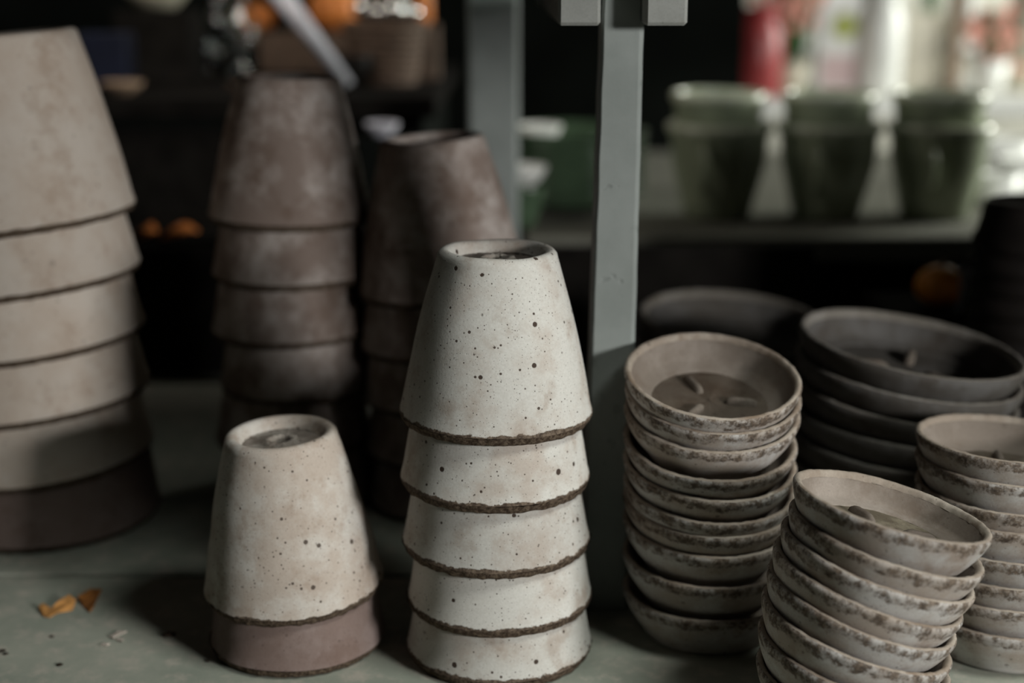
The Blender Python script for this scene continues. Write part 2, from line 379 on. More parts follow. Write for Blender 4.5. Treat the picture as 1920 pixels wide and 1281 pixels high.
# centre stack of five
YC = 0.989
ys = [(930, 783, 0.6), (928, 903, 0.6), (931, 1019, -0.4), (937, 1123, -0.6), (936, 1218, 0)]
cpot = [pot_proto(0.0700, 0.0430, 0.125, 0.0078, M['clay_centre'], 1.7, basem, edge=0.0008)]
for i, (px, py, rl) in enumerate(ys):
    if i == 0: o = cpot[0]
    else: o = pot_proto(0.0700-0.0004*(i % 2), 0.0430, 0.125, 0.0078, M['clay_centre'], 2.3+i*5, None, edge=0.0009)
    p = P(px, py, YC); p.z = max(p.z, 0.0004) if i < 4 else 0.0006
    place(o, p, rl, 0, i*67)
    extra = ['recessed base showing', 'dark pit near top', 'even grey', 'smoothest', 'warmer beige'][i]
    tag(o, 'speckled pale clay pot, %s in the centre stack, %s' % (last(i, 5), extra), 'flower pot', 'upturned pots of the centre stack')
# small front-left stack of two
YS = 1.003
o = pot_proto(0.0675, 0.0432, 0.127, 0.0078, M['clay_small'], 8.3, basem, crease=0.043)
p = P(553, 1103, YS); place(o, p, -2.6, 1.5, 30)
tag(o, 'mottled grey-beige clay pot, upper of the short two-pot stack, drain hole visible', 'flower pot', 'upturned pots of the short stack')
o = pot_proto(0.0665, 0.0425, 0.125, 0.0078, M['clay_brown'], 11.3)
p = G(553, 1218); place(o, (p.x, YS, 0.0006), 0, 0, 100)
tag(o, 'dark reddish-brown clay pot at the bottom of the short two-pot stack', 'flower pot', 'upturned pots of the short stack')
# big stack at the left edge
YL = 1.268
lp = [(36, 415), (48, 527), (59, 639), (69, 747), (79, 857), (92, 957)]
proto = pot_proto(0.1035, 0.0770, 0.165, 0.0090, M['clay_left'], 15.1, basem, amp=0.0015)
protod = pot_proto(0.1035, 0.0770, 0.165, 0.0090, M['clay_left_dark'], 19.1, None, amp=0.0015)
for i, (px, py) in enumerate(lp):
    o = protod if i == 5 else (proto if i == 0 else copy_tree(proto))
    p = P(px, py, YL)
    if i == 5: place(o, (p.x, YL, 0.0006), 0, 0, 10)
    else: place(o, p, (-5.2, -5.2, -5.0, -4.6, -3.6)[i], 0, i*77)
    tag(o, ('large smooth beige clay pot, %s in the left edge stack' % ORD[i]) if i < 5 else 'large dark brown clay pot at the foot of the stack at the left edge', 'flower pot', 'upturned pots of the left edge stack')
# dim stack behind, between the left stack and the short one
YM = 1.33
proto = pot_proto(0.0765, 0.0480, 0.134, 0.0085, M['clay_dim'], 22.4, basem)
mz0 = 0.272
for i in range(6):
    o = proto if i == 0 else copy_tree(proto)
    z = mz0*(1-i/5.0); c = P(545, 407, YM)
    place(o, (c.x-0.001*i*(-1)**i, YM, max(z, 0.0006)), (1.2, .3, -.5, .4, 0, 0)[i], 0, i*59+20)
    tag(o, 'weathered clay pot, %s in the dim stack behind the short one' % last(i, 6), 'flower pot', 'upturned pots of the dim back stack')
# dim stack behind the centre stack
YT = 1.31
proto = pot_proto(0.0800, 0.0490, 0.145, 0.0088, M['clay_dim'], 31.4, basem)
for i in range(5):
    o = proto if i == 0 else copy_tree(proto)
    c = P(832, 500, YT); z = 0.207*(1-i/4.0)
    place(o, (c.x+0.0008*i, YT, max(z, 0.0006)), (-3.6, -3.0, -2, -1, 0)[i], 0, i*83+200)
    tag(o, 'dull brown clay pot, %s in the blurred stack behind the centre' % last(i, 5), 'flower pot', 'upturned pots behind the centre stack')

# ------------------------------------------------------------------ saucers (upright, foot at z = 0)
def saucer_proto(R, r, h, seed, outer_m, ribs=False, soil=0.0, inner_m=None, floor_m=None, lip_m=None, segs=120, ribrot=0):
    k = R/0.065; t = 0.0052*k; root = empty('clay_saucer')
    wall = []
    N = 9
    for i in range(N+1):
        u = i/N; z = 0.0035*k+(h-0.0035*k-0.0045*k)*u
        rr = r+(R-r)*(math.sin(u*math.pi/2)**1.0*0.5+u*0.5)
        wall.append((rr, z))
    out = [(0.0, 0.0006), (r-0.008*k, 0.0006), (r-0.003*k, 0.0), (r-0.001*k, 0.001)] + wall + [(R+0.0003, h-0.0028*k), (R, h-0.0014*k), (R-0.0006*k, h-0.0007*k)]
    v, f = lathe(out, segs, 0.0010*k, seed); fixn(mesh_obj('body', v, f, outer_m, root))
    lip = [(R-0.0005*k, h-0.0008*k), (R-0.0011*k, h-0.0004*k), (R-0.0022*k, h), (R-0.0036*k, h-0.0004*k), (R-0.0048*k, h-0.0018*k), (R-0.0054*k, h-0.0045*k)]
    v, f = lathe(lip, segs*2, 0.0010*k, seed, 0.0005); fixn(mesh_obj('lip', v, f, lip_m or M['saucer_lip'], root))
    fz = 0.0120*k+soil
    inn = [(R-0.0053*k, h-0.0044*k)]
    for i in range(N, -1, -1):
        rr, z = wall[i]
        if z < h-0.006*k and z > fz+0.001: inn.append((rr-t*1.05, z))
    inn += [(r-t+0.001*k, fz+0.0015*k), (r-t-0.001*k, fz)]
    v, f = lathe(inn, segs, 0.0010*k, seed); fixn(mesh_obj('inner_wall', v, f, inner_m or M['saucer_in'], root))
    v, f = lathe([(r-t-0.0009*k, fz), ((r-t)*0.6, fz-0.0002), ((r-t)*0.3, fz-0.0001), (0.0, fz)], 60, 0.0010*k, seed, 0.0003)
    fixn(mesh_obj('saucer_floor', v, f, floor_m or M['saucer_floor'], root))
    if ribs:
        for j in range(3):
            a = R_(ribrot+120*j); L0, L1 = 0.012*k, 0.035*k; hw = 0.0034*k
            vs = []; NS = 8
            for q in range(NS+1):
                u = q/NS; x = L0+(L1-L0)*u; e = min(1, 4*u, 4*(1-u))**0.5 if 0 < u < 1 else 0.0
                for (dy, dz) in ((-1, -0.2), (-0.75, 0.75), (-0.3, 1), (0.3, 1), (0.75, 0.75), (1, -0.2)):
                    y = dy*hw*(0.7+0.3*e); zz = fz+0.0052*k*max(dz, -0.2)*(0.55+0.45*e if dz > 0 else 1)
                    vs.append((x*math.cos(a)-y*math.sin(a), x*math.sin(a)+y*math.cos(a), zz))
            fs = []
            for q in range(NS):
                for c in range(5): fs.append((q*6+c, q*6+c+1, (q+1)*6+c+1, (q+1)*6+c))
            fs += [tuple(range(5, -1, -1)), tuple(NS*6+c for c in range(6))]
            fixn(mesh_obj('rib', vs, fs, M['rib'], root))
    return root
def put_saucer(o, centre, roll, tilt, spin, h):
    q, n = axis_quat(roll, tilt, spin); o.rotation_mode = 'QUATERNION'; o.rotation_quaternion = q
    o.location = Vector(centre)-n*h
SAU = {}
def get_saucer(key, *a, **k):
    if key not in SAU: SAU[key] = saucer_proto(*a, **k); return SAU[key]
    return copy_tree(SAU[key])
r0 = 0.0490
# stack one, beside the post
fr = [787, 816, 851, 903, 942, 984, 1009, 1047, 1105, 1163]
xc = [1337, 1337, 1336, 1332, 1331, 1330, 1328, 1327, 1326, 1325]
tl = [14, 13, 12.5, 10.5, 9, 7.5, 6, 4.5, 2.5, 0]
rl = [2.8, 2, 0.5, 1.5, 2, 2.2, 1.8, 1.6, 1.2, 0]
Yc1 = 1.022
for i in range(10):
    t = R_(tl[i]); yf = Yc1-SR*math.cos(t)-0.016*(9-i)/9; z = P(1337, fr[i], yf).z + SR*math.sin(t)
    yc = yf+SR*math.cos(t); cx = P(xc[i], 640.5, yc)
    dep = yc*math.cos(PITCH)+(CAMZ-z)*math.sin(PITCH); x = (xc[i]-960)/F*dep
    if i == 9: z = SH+0.0006
    o = saucer_proto(SR, r0, SH, 3.0, M['saucer'], ribs=True, ribrot=0) if i == 0 else get_saucer('s%d' % (i % 3), SR, r0, SH, 9.0+i*3, M['saucer'])
    put_saucer(o, (x, yc, z), rl[i], tl[i], 115 if i == 0 else i*71, SH)
    tag(o, 'grey stained clay saucer, %s in the stack beside the post' % last(i, 10), 'saucer', 'saucers of the stack beside the post')
# stack two, leaning, front right
c2 = [(1674, 945, 13.5, -3), (1662, 1001, 15.5, -2), (1647, 1041, 17, -1.5), (1630, 1083, 18.5, -1), (1618, 1124, 18, -1), (1607, 1168, 16.5, -.5), (1602, 1217, 13, 0), (1598, 1268, 9, 0), (1598, 1326, 4, 0)]
Y2 = 0.871
for i, (px, py, ro, ti) in enumerate(c2):
    p = P(px, py, Y2)
    o = saucer_proto(SR, r0, SH, 5.0, M['saucer'], ribs=True, soil=0.0052, floor_m=M['grit']) if i == 0 else get_saucer('t%d' % (i % 4), SR, r0, SH, 40.0+i*3, M['saucer'])
    put_saucer(o, p, ro, ti, 116 if i == 0 else i*67, SH)
    tag(o, 'grey stained clay saucer, %s in the leaning front right stack' % ORD[i], 'saucer', 'saucers of the leaning front stack')
z8 = P(1598, 1326, Y2).z-SH
n_extra = 0
zz = z8
while zz > 0.022: n_extra += 1; zz -= 0.0195
for j in range(n_extra):
    o = get_saucer('t%d' % (j % 4), SR, r0, SH, 40.0, M['saucer'])
    f_ = (j+1)/n_extra
    z = z8*(1-f_)+0.0006*f_
    put_saucer(o, (P(1598, 1326, Y2).x, Y2, z+SH), 4*(1-f_), 0, j*50, SH)
    tag(o, 'grey clay saucer hidden at the foot of the leaning front stack', 'saucer', 'saucers of the leaning front stack')
# stack three, right edge
fr3 = [871, 915, 968, 1004, 1061, 1109, 1152, 1201]
for i, y in enumerate(fr3):
    Y3 = 0.992; ti = (-1.5, -1, 0, 1, .5, 0, 0, 0)[i]; t = R_(ti); yf = Y3-SR*math.cos(t); z = P(1888, y, yf).z+SR*math.sin(t)
    if i == 7: z = SH+0.0006
    dep = Y3*math.cos(PITCH)+(CAMZ-z)*math.sin(PITCH); x = ((1889, 1887, 1886, 1884, 1883, 1882, 1882, 1882)[i]-960)/F*dep
    o = get_saucer('u0', SR, r0, SH, 61.0, M['saucer'], ribs=True) if i == 0 else get_saucer('s%d' % (i % 3), SR, r0, SH, 9.0+i, M['saucer'])
    put_saucer(o, (x, Y3, z), (2.5, 2, 1, 1.5, .8, .5, .3, 0)[i], ti, 200+i*49, SH)
    tag(o, 'grey clay saucer, %s in the stack cut by the right edge' % last(i, 8), 'saucer', 'saucers of the right edge stack')
# stack four, wide saucers behind
Y4 = 1.18; top = P(1710, 641, Y4); R4, H4 = 0.0965, 0.044
for i in range(8):
    f_ = i/7
    z = top.z*(1-f_)+(H4+0.0006)*f_; ro = 7.5*(1-f_)**0.7
    x = top.x-0.010*f_
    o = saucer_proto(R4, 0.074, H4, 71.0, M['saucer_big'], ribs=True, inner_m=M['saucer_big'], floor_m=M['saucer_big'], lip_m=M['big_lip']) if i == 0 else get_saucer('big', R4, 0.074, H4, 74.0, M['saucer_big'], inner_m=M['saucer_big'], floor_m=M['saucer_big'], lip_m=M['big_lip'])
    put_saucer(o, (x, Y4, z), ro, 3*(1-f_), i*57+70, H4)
    tag(o, 'wide shade-darkened grey clay saucer, %s in the wide right stack' % last(i, 8), 'saucer', 'wide saucers stacked at right')
# stack five, barely lit behind
Y5 = 1.43; top = P(1372, 592, Y5)
for i in range(6):
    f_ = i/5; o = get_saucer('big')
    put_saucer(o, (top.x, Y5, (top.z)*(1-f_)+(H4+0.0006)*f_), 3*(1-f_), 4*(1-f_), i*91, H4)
    tag(o, 'wide shade-darkened brown clay saucer, %s in the barely lit stack' % last(i, 6), 'saucer', 'wide saucers stacked behind the post')

# black nursery pots at the right edge
def black_proto():
    root = empty('nursery_pot'); R, r, h = 0.060, 0.048, 0.052
    pr = [(R-0.003, 0), (R, 0.001), (R, 0.014), (R-0.003, 0.016), (r+0.002, h-0.005), (r, h-0.001), (r-0.004, h), (r-0.008, h-0.003), (0.008, h-0.004), (0.007, h-0.008), (r-0.006, h-0.008), (R-0.005, 0.014), (R-0.003, 0.013)]
    v, f = lathe(pr, 72, closed=True); fixn(mesh_obj('body', v, f, M['black_plastic'], root)); return root
bp = black_proto(); cD = P(1938, 400, 1.46); n = 11
ztop = P(1938, 376, 1.46).z-0.052
for i in range(n):
    o = bp if i == 0 else copy_tree(bp); z = ztop*(1-i/(n-1))+0.0006
    place(o, (cD.x+0.0012*((-1)**i), 1.46, z), 0, 0, i*40)
    tag(o, 'black plastic nursery pot, %s in the dark stack at the right edge' % (ORD+['bottom-most'])[i], 'flower pot', 'black pots at the right edge')

# ------------------------------------------------------------------ litter on the shelf
def leaf(name, pts, m, base, up):
    vs = [Vector(p)+Vector(base) for p in pts]; n = len(vs); top = [v+Vector((0, 0, 0.0009)) for v in vs]
    fs = [tuple(range(n-1, -1, -1)), tuple(range(n, 2*n))]+[(k, (k+1) % n, n+(k+1) % n, n+k) for k in range(n)]
    return fixn(mesh_obj(name, vs+top, fs, m, None, smooth=False))
def px_leaf(name, pix, m, lift):
    pts = [G(a, b) for a, b in pix]; c = sum(pts, Vector())/len(pts)
    loc = []
    for i, p in enumerate(pts): loc.append((p.x-c.x, p.y-c.y, lift[i % len(lift)]))
    o = leaf(name, loc, m, (0, 0, 0), 0); o.location = (c.x, c.y, 0.0004); return o
tag(px_leaf('dry_leaf', [(73, 1143), (82, 1158), (92, 1160), (108, 1153), (136, 1146), (143, 1134), (131, 1128), (108, 1138), (96, 1145), (82, 1140)], M['amber'], [0.002, 0.0, 0.0, 0.001, 0.0, 0.003, 0.005, 0.003, 0.0005, 0.003]), 'curled amber leaf scrap on the grey shelf, left of the brown one', 'leaf')
tag(px_leaf('dry_leaf', [(146, 1125), (158, 1140), (168, 1150), (176, 1144), (182, 1128), (192, 1116), (170, 1113)], M['amber_dark'], [0.002, 0.0, 0.0, 0.002, 0.001, 0.004, 0.003]), 'dark brown triangular leaf scrap on the grey shelf beside the amber one', 'leaf')
for pix, lab in (([(204, 1196), (212, 1200), (228, 1191), (238, 1186), (222, 1187)], 'upper pale paint flake on the shelf, left of the large soil crumb'),
                 ([(216, 1202), (229, 1206), (232, 1201), (222, 1199)], 'right-hand pale paint flake just below the upper one'),
                 ([(188, 1212), (200, 1213), (207, 1209), (196, 1208)], 'leftmost and lowest of the three pale paint flakes')):
    tag(px_leaf('paint_flake', pix, M['flake'], [0.0, 0.0005, 0.0]), lab, 'flake', 'pale paint flakes')
def crumb(px, py, s, label):
    v, f = [], []
    p = G(px, py)
    vs, fs = lathe([(0.0001, 0), (s*0.8, s*0.1), (s, s*0.5), (s*0.6, s*0.95), (0.0001, s)], 12, s*0.5, px, 0)
    o = fixn(mesh_obj('soil_crumb', vs, fs, M['crumb'], None)); o.location = (p.x, p.y, 0.0); o.scale = (1.4, 1.1, 0.8)
    tag(o, label, 'crumb', 'soil crumbs on the shelf')
crumb(316, 1193, 0.0034, 'largest black soil crumb, on the shelf just left of the short pot stack')
crumb(97, 1195, 0.0015, 'small dark soil crumb on the shelf below the amber leaf scrap')
crumb(112, 1248, 0.0019, 'brown soil crumb on the shelf near the bottom left of the photo')
crumb(4, 1222, 0.0018, 'tiny dark crumb at the left edge of the shelf')
crumb(11, 1227, 0.0016, 'tiny dark crumb just beside the one at the left edge')
crumb(389, 1241, 0.0013, 'tiny dark crumb tucked against the brown bottom pot')

# ------------------------------------------------------------------ background: right table with green planters
TZ = 0.135
tb = empty('display_table', (1.0, 2.4, -0.9))
tag(tb, 'grey display table behind the rack, holding the green planters', 'table')
def tbx(name, x0, x1, y0, y1, z0, z1, m): 
    v, f = box_geo(x0-1.0, x1-1.0, y0-2.4, y1-2.4, z0+0.9, z1+0.9, 0.003); return fixn(mesh_obj(name, v, f, m, tb, smooth=False))
tbx('table_top', 0.02, 2.2, 1.99, 3.0, TZ-0.035, TZ, M['table'])
tbx('apron', 0.06, 2.16, 2.03, 2.05, TZ-0.14, TZ-0.036, M['dark_wood'])
for (x, y) in ((0.08, 2.08), (2.1, 2.08), (0.08, 2.94), (2.1, 2.94)): tbx('leg', x-0.025, x+0.025, y-0.025, y+0.025, -0.9, TZ-0.036, M['dark_wood'])
def planter_proto():
    root = empty('green_planter'); R, r, h = 0.077, 0.050, 0.142
    pr = [(0.0, 0.001), (r-0.003, 0), (r, 0.003), (r+0.008, 0.03), (R-0.006, h*0.6), (R-0.004, h-0.02), (R, h-0.012), (R+0.002, h-0.003), (R, h), (R-0.004, h), (R-0.006, h-0.006), (R-0.010, h*0.6), (r+0.002, 0.03), (r-0.006, 0.007), (0.0, 0.006)]
    v, f = lathe(pr, 72, 0.001); fixn(mesh_obj('body', v, f, M['green_glaze'], root))
    v, f = lathe([(R-0.0045, h-0.004), (R-0.005, h+0.0012), (R-0.002, h+0.003), (R+0.0022, h+0.0012), (R+0.0032, h-0.004), (R+0.0026, h-0.008)], 72, 0.001)
    fixn(mesh_obj('rim', v, f, M['rim_glaze'], root)); return root
def handle(root):
    pts = []
    for k in range(15):
        a = math.pi*(k/14)-math.pi/2; pts.append((-0.030-0.002, -0.058-0.030*math.cos(a), 0.085+0.034*math.sin(a)))
    tube('handle', pts, 0.006, M['green_glaze'], root)
pl = planter_proto(); lo = planter_proto(); handle(lo)
first = [True, True]
for i, (px, who) in enumerate(((1345, 'left'), (1548, 'middle'), (1752, 'right'))):
    c = P(px, 388, 2.16); 
    a = lo if i == 0 else copy_tree(lo); a.location = (c.x, 2.16, TZ+0.0006)
    b = pl if i == 0 else copy_tree(pl); b.location = (c.x-0.003, 2.16, TZ+0.046)
    b.scale = (0.90, 0.90, 1)
    tag(a, 'pale green glazed planter with loop handle, lower of the %s pair' % who, 'planter', 'green planters on the back table')
    tag(b, 'pale green glazed planter nested inside the %s handled one' % who, 'planter', 'green planters on the back table')
# green plates, and added white bowls standing in for glints left of the post
def bowl(name, R, h, m, t=0.004, parent=None, amp=0.0):
    pr = [(0.0, 0.001), (R*0.45, 0.0), (R*0.5, 0.002), (R*0.8, h*0.45), (R, h-0.002), (R-0.001, h), (R-t, h-0.001), (R*0.78, h*0.45+t), (R*0.45, t+0.002), (0.0, t+0.001)]
    v, f = lathe(pr, 72, amp); return fixn(mesh_obj(name, v, f, m, parent))
pc_ = P(1075, 330, 2.25)
for j in range(9):
    o = bowl('green_plate', 0.115, 0.030, M['green_dark']); o.location = (pc_.x, 2.25, TZ+0.0006+j*0.012)
    tag(o, 'glossy dark green plate, %s in the pile left of the near post' % last(8-j, 9), 'plate', 'green plates on the back table')
o = bowl('glint_bowl', 0.034, 0.03, M['white']); o.location = P(1012, 250, 2.20); tag(o, 'small white bowl standing in for a glint on the green plates, upper one', 'bowl')
o.location.z = TZ+0.0006+0.012*8+0.010
o = bowl('glint_bowl', 0.032, 0.028, M['white']); p_ = P(985, 300, 2.06); o.location = (p_.x, 2.075, TZ+0.0006+0.062); tag(o, 'small white bowl standing in for a glint, on a dark green cup', 'bowl')
o = bowl('green_cup', 0.030, 0.062, M['green_dark']); o.location = (p_.x, 2.075, TZ+0.0006); tag(o, 'dark green cup added to hold the lower glint bowl', 'cup')
# far timber post
bp_ = P(926, 100, 1.90)
o = box('timber_post', bp_.x-0.033, bp_.x+0.033, 1.87, 1.93, -0.9, 2.4, M['paint'], b=0.004); tag(o, 'blurred grey painted timber post standing in the background', 'post')

# crates and orange things low behind
def crate(px0, px1, y, z1, label):
    a = P(px0, 500, y).x; b = P(px1, 500, y).x; root = empty('wooden_crate', ((a+b)/2, y+0.1, -0.9))
    cx = (a+b)/2
    for k in range(8):
        z0 = -0.9+(z1+0.9)*k/8; zz = -0.9+(z1+0.9)*(k+1)/8-0.01
        v, f = box_geo(a-cx, b-cx, -0.10, -0.085, z0+0.9, zz+0.9, 0.002); fixn(mesh_obj('slat', v, f, M['dark_wood'], root, smooth=False))
    for s in (a+0.01, b-0.01):
        v, f = box_geo(s-cx-0.01, s-cx+0.01, -0.084, 0.1, 0, z1+0.9, 0.002); fixn(mesh_obj('side', v, f, M['dark_wood'], root, smooth=False))
    v, f = box_geo(a-cx-0.002, b-cx+0.002, -0.1, 0.1, z1+0.9, z1+0.908, 0.002); fixn(mesh_obj('lid', v, f, M['dark_wood'], root, smooth=False))
    tag(root, label, 'crate'); return root
crate(215, 430, 1.86, 0.155, 'dark wooden crate in the shadow behind the left stack')
def gourd(px, py, Y, R, label, z=None, sq=0.8, m='orange', name='orange_pumpkin'):
    root = empty(name); vs, fs = [], []; NA, NB = 72, 20
    for i in range(NB+1):
        ph = math.pi*i/NB
        for k in range(NA):
            a = 2*math.pi*k/NA; rr = R*(1-0.08*abs(math.cos(a*5)))*math.sin(ph)**0.9 if 0 < i < NB else 0.0002
            vs.append((rr*math.cos(a), rr*math.sin(a), R*sq*(1-math.cos(ph)-(0.18 if ph < .3 else 0)) if i else R*sq*0.1))
    for i in range(NB):
        for k in range(NA):
            l = (k+1) % NA; fs.append((i*NA+k, i*NA+l, (i+1)*NA+l, (i+1)*NA+k))
    fixn(mesh_obj('skin', vs, fs, M[m], root))
    tube('stalk', [(0, 0, R*sq*1.9), (0.002, 0, R*sq*2.1), (R*0.12, 0, R*sq*2.3)], [R*0.13, R*0.09, R*0.1], M['brown'], root)
    p = P(px, py, Y); root.location = (p.x, Y, p.z-R*sq if z is None else z); tag(root, label, 'pumpkin'); return root
for (a, b, lab) in (((252, 428), (290, 415), 'yellow-orange dry leaf lying on the dark crate'), ((296, 432), (368, 412), 'long orange dry leaf lying on the dark crate')):
    Y = 1.80; p0 = P(a[0], a[1], Y); p1 = P(b[0], b[1], Y); L = p1.x-p0.x
    vs, fs = [], []
    for i in range(9):
        u = i/8; wd = 0.022*math.sin(math.pi*min(max(u, .04), .96))
        for s in (-1, 0, 1): vs.append((L*(u-.5), s*wd, 0.0012+0.012*abs(s)*math.sin(math.pi*u)+0.010*u))
    for i in range(8):
        for s in (0, 1): fs.append((i*3+s, i*3+s+1, (i+1)*3+s+1, (i+1)*3+s))
    o = mesh_obj('dry_leaf', vs, fs, M['orange'], None)
    sm = o.modifiers.new('thickness', 'SOLIDIFY'); sm.thickness = 0.001
    o.location = ((p0.x+p1.x)/2, 1.81, 0.1635); tag(o, lab, 'leaf')
# back of rack, right: pumpkin and pale card
gourd(1762, 560, 1.62, 0.030, 'orange pumpkin brightened in colour behind the wide saucers', z=0.1205, m='orange_bright')
o = box('wooden_block', P(1700, 500, 1.62).x-0.03, P(1850, 500, 1.62).x, 1.56, 1.70, 0.0006, 0.12, M['dark_wood']); tag(o, 'dark wooden block carrying the orange pumpkin behind the wide saucers', 'block')
pp = P(1812, 520, 1.60)
o = box('pale_card', -0.013, 0.013, -0.001, 0.001, 0, 0.055, M['lilac'], b=0.0004); o.location = (pp.x, 1.585, 0.1206); o.rotation_euler = (0, 0, 0.3)
tag(o, 'small pale card standing right of the dim orange pumpkin', 'card')

# ------------------------------------------------------------------ background: left counter
CZ = 0.325
cb_ = empty('back_counter', (-0.62, 2.4, -0.9)); tag(cb_, 'black back counter behind the pot stacks at upper left', 'counter')
def cbx(name, x0, x1, y0, y1, z0, z1, m):
    v, f = box_geo(x0+0.62, x1+0.62, y0-2.4, y1-2.4, z0+0.9, z1+0.9, 0.003); return fixn(mesh_obj(name, v, f, m, cb_, smooth=False))
cbx('counter_top', -1.25, -0.11, 2.06, 2.85, CZ-0.03, CZ, M['dark_wood'])
cbx('cabinet_body', -1.23, -0.13, 2.09, 2.83, -0.9, CZ-0.031, M['dark_wall'])
for k in range(4): cbx('door', -1.22+k*0.272, -1.22+k*0.272+0.264, 2.072, 2.0895, -0.85, CZ-0.045, M['dark_wood'])
def onc(px, Y): q = P(px, 100, Y); return (q.x, Y, CZ+0.0006)
# navy box, cream bowl on dark box, glass bottle
x, y, z = onc(196, 2.2)
o = box('navy_box', -0.040, 0.040, -0.03, 0.03, 0, 0.085, M['blue']); o.location = (x, y, z); tag(o, 'dark navy cardboard box beside the left pot stack', 'box')
o = bowl('cream_saucer', 0.032, 0.018, M['brown']); q = P(228, 180, 2.11); o.location = (q.x, 2.115, CZ+0.0006); tag(o, 'cream dish glimpsed just right of the left pot stack', 'dish')
box_ = box('black_box', -0.06, 0.06, -0.05, 0.05, 0, 0.115, M['dark_wood']); x, y, z = onc(300, 2.35); box_.location = (x, y, z); tag(box_, 'black box on the back counter under the cream bowl', 'box')
o = bowl('cream_bowl', 0.062, 0.05, M['cream']); o.location = (x, y, z+0.1156); tag(o, 'rounded cream bowl at the top edge left of centre', 'bowl')
def bottle(px, Y, m, label, s=1.0):
    pr = [(0.0, 0.001), (0.02, 0.0), (0.022, 0.003), (0.022, 0.075), (0.018, 0.088), (0.008, 0.1), (0.008, 0.125), (0.010, 0.126), (0.010, 0.13), (0.006, 0.13), (0.006, 0.1), (0.016, 0.087), (0.020, 0.075), (0.020, 0.005), (0.0, 0.004)]
    v, f = lathe([(a*s, b*s) for a, b in pr], 48); o = fixn(mesh_obj('glass_bottle', v, f, m)); o.location = onc(px, Y); tag(o, label, 'bottle'); return o
bottle(455, 2.25, M['glass'], 'clear glass bottle standing left of the pale paper cone', 1.2)
bottle(410, 2.45, M['glass'], 'clear glass bottle further back beside the cream bowl', 1.2)
# pale paper cone leaning
x, y, z = onc(600, 2.2)
v, f = lathe([(0.009, 0.0), (0.017, 0.20), (0.0155, 0.20), (0.0075, 0.001)], 40, closed=True)
o = fixn(mesh_obj('paper_cone', v, f, M['lilac'])); place(o, (x+0.042, y, z+0.006), -36, 0); tag(o, 'pale lilac-white paper cone leaning above the dim back stack', 'paper')
# dark bowl, pumpkins, baubles
o = bowl('black_bowl', 0.040, 0.05, M['black_plastic']); x, y, z = onc(655, 2.25); o.location = (x, y, z); tag(o, 'black bowl right of the leaning paper cone', 'bowl')
bx2 = box('brown_box', -0.13, 0.13, -0.06, 0.06, 0, 0.07, M['basket']); x, y, z = onc(590, 2.62); bx2.location = (x, y, z); tag(bx2, 'brown box on the back counter carrying the orange pumpkins', 'box')
gourd(484, 0, 2.62, 0.030, 'small orange pumpkin at the top edge left of the paper cone', z=z+0.0706)
gourd(628, 0, 2.62, 0.050, 'largest orange pumpkin, at the top edge right of the paper cone', z=z+0.0706)
bk = empty('wicker_basket', onc(722, 2.3)); tag(bk, 'brown wicker basket full of silver baubles behind the stacks', 'basket')
for k in range(9):
    zz = 0.006+k*0.011; rr = 0.045+0.0022*k
    tube('hoop', [(rr*math.cos(2*math.pi*i/36)*(1+0.02*(-1)**i), rr*math.sin(2*math.pi*i/36)*(1+0.02*(-1)**i), zz) for i in range(36)], 0.006, M['basket'], bk, 8, closed=True)
v, f = lathe([(0.0001, 0.002), (0.042, 0.002), (0.062, 0.10), (0.058, 0.10)], 36); fixn(mesh_obj('lining', v, f, M['dark_wood'], bk))
bl = bk.location
bau = [(690, 72, .018), (705, 22, .019), (752, 10, .018), (748, 45, .017), (716, 45, .014), (782, 30, .014)]
bpos = [(-0.030, -0.02, 0.118), (-0.022, 0.012, 0.140), (0.024, 0.0, 0.142), (0.018, -0.030, 0.116), (-0.004, -0.036, 0.112), (0.044, 0.004, 0.112)]
for (dx, dy, dz), (_, _, rr), lab in zip(bpos, bau, ('leftmost of the front baubles', 'upper left', 'upper right', 'front right', 'front centre', 'rightmost and smallest')):
    vs, fs = lathe([(rr*math.sin(math.pi*i/16)+0.00005, -rr*math.cos(math.pi*i/16)) for i in range(17)], 32)
    o = fixn(mesh_obj('silver_bauble', vs, fs, M['silver'])); o.location = (bl[0]+dx, bl[1]+dy, bl[2]+dz)
    tag(o, 'shiny silver bauble heaped in the wicker basket, %s' % lab, 'bauble', 'silver baubles in the basket')
v, f = lathe([(0.0, 0.0), (0.012, 0.0), (0.014, 0.01), (0.014, 0.16), (0.004, 0.175), (0.0, 0.176)], 32)
o = fixn(mesh_obj('orange_candle', v, f, M['orange'])); q = onc(796, 2.42); o.location = (q[0], q[1], q[2]+0.0906); o.scale = (1, 1, 0.8); tag(o, 'orange candle on a brown box right of the wicker basket', 'candle')
o = box('brown_box', -0.024, 0.024, -0.03, 0.03, 0, 0.09, M['basket']); o.location = q; tag(o, 'narrow brown box under the orange candle', 'box')
# pale dish on a plinth, added in place of a soft glint behind the stacks
o = bowl('glint_dish', 0.024, 0.02, M['lilac']); q = P(710, 235, 1.95); o.location = (q.x, 2.0, 0.0)
v, f = box_geo(-0.05, 0.05, -0.035, 0.04, 0, 0.9+0.275, 0.002)
st = fixn(mesh_obj('plinth', v, f, M['dark_wall'], None, smooth=False)); st.location = (q.x, 2.0, -0.9); tag(st, 'narrow black plinth in the gap between the two dim back stacks', 'plinth')
o.location = (q.x, 2.0, 0.2756); tag(o, 'small pale dish standing in for a glint between the two dim back stacks', 'dish')

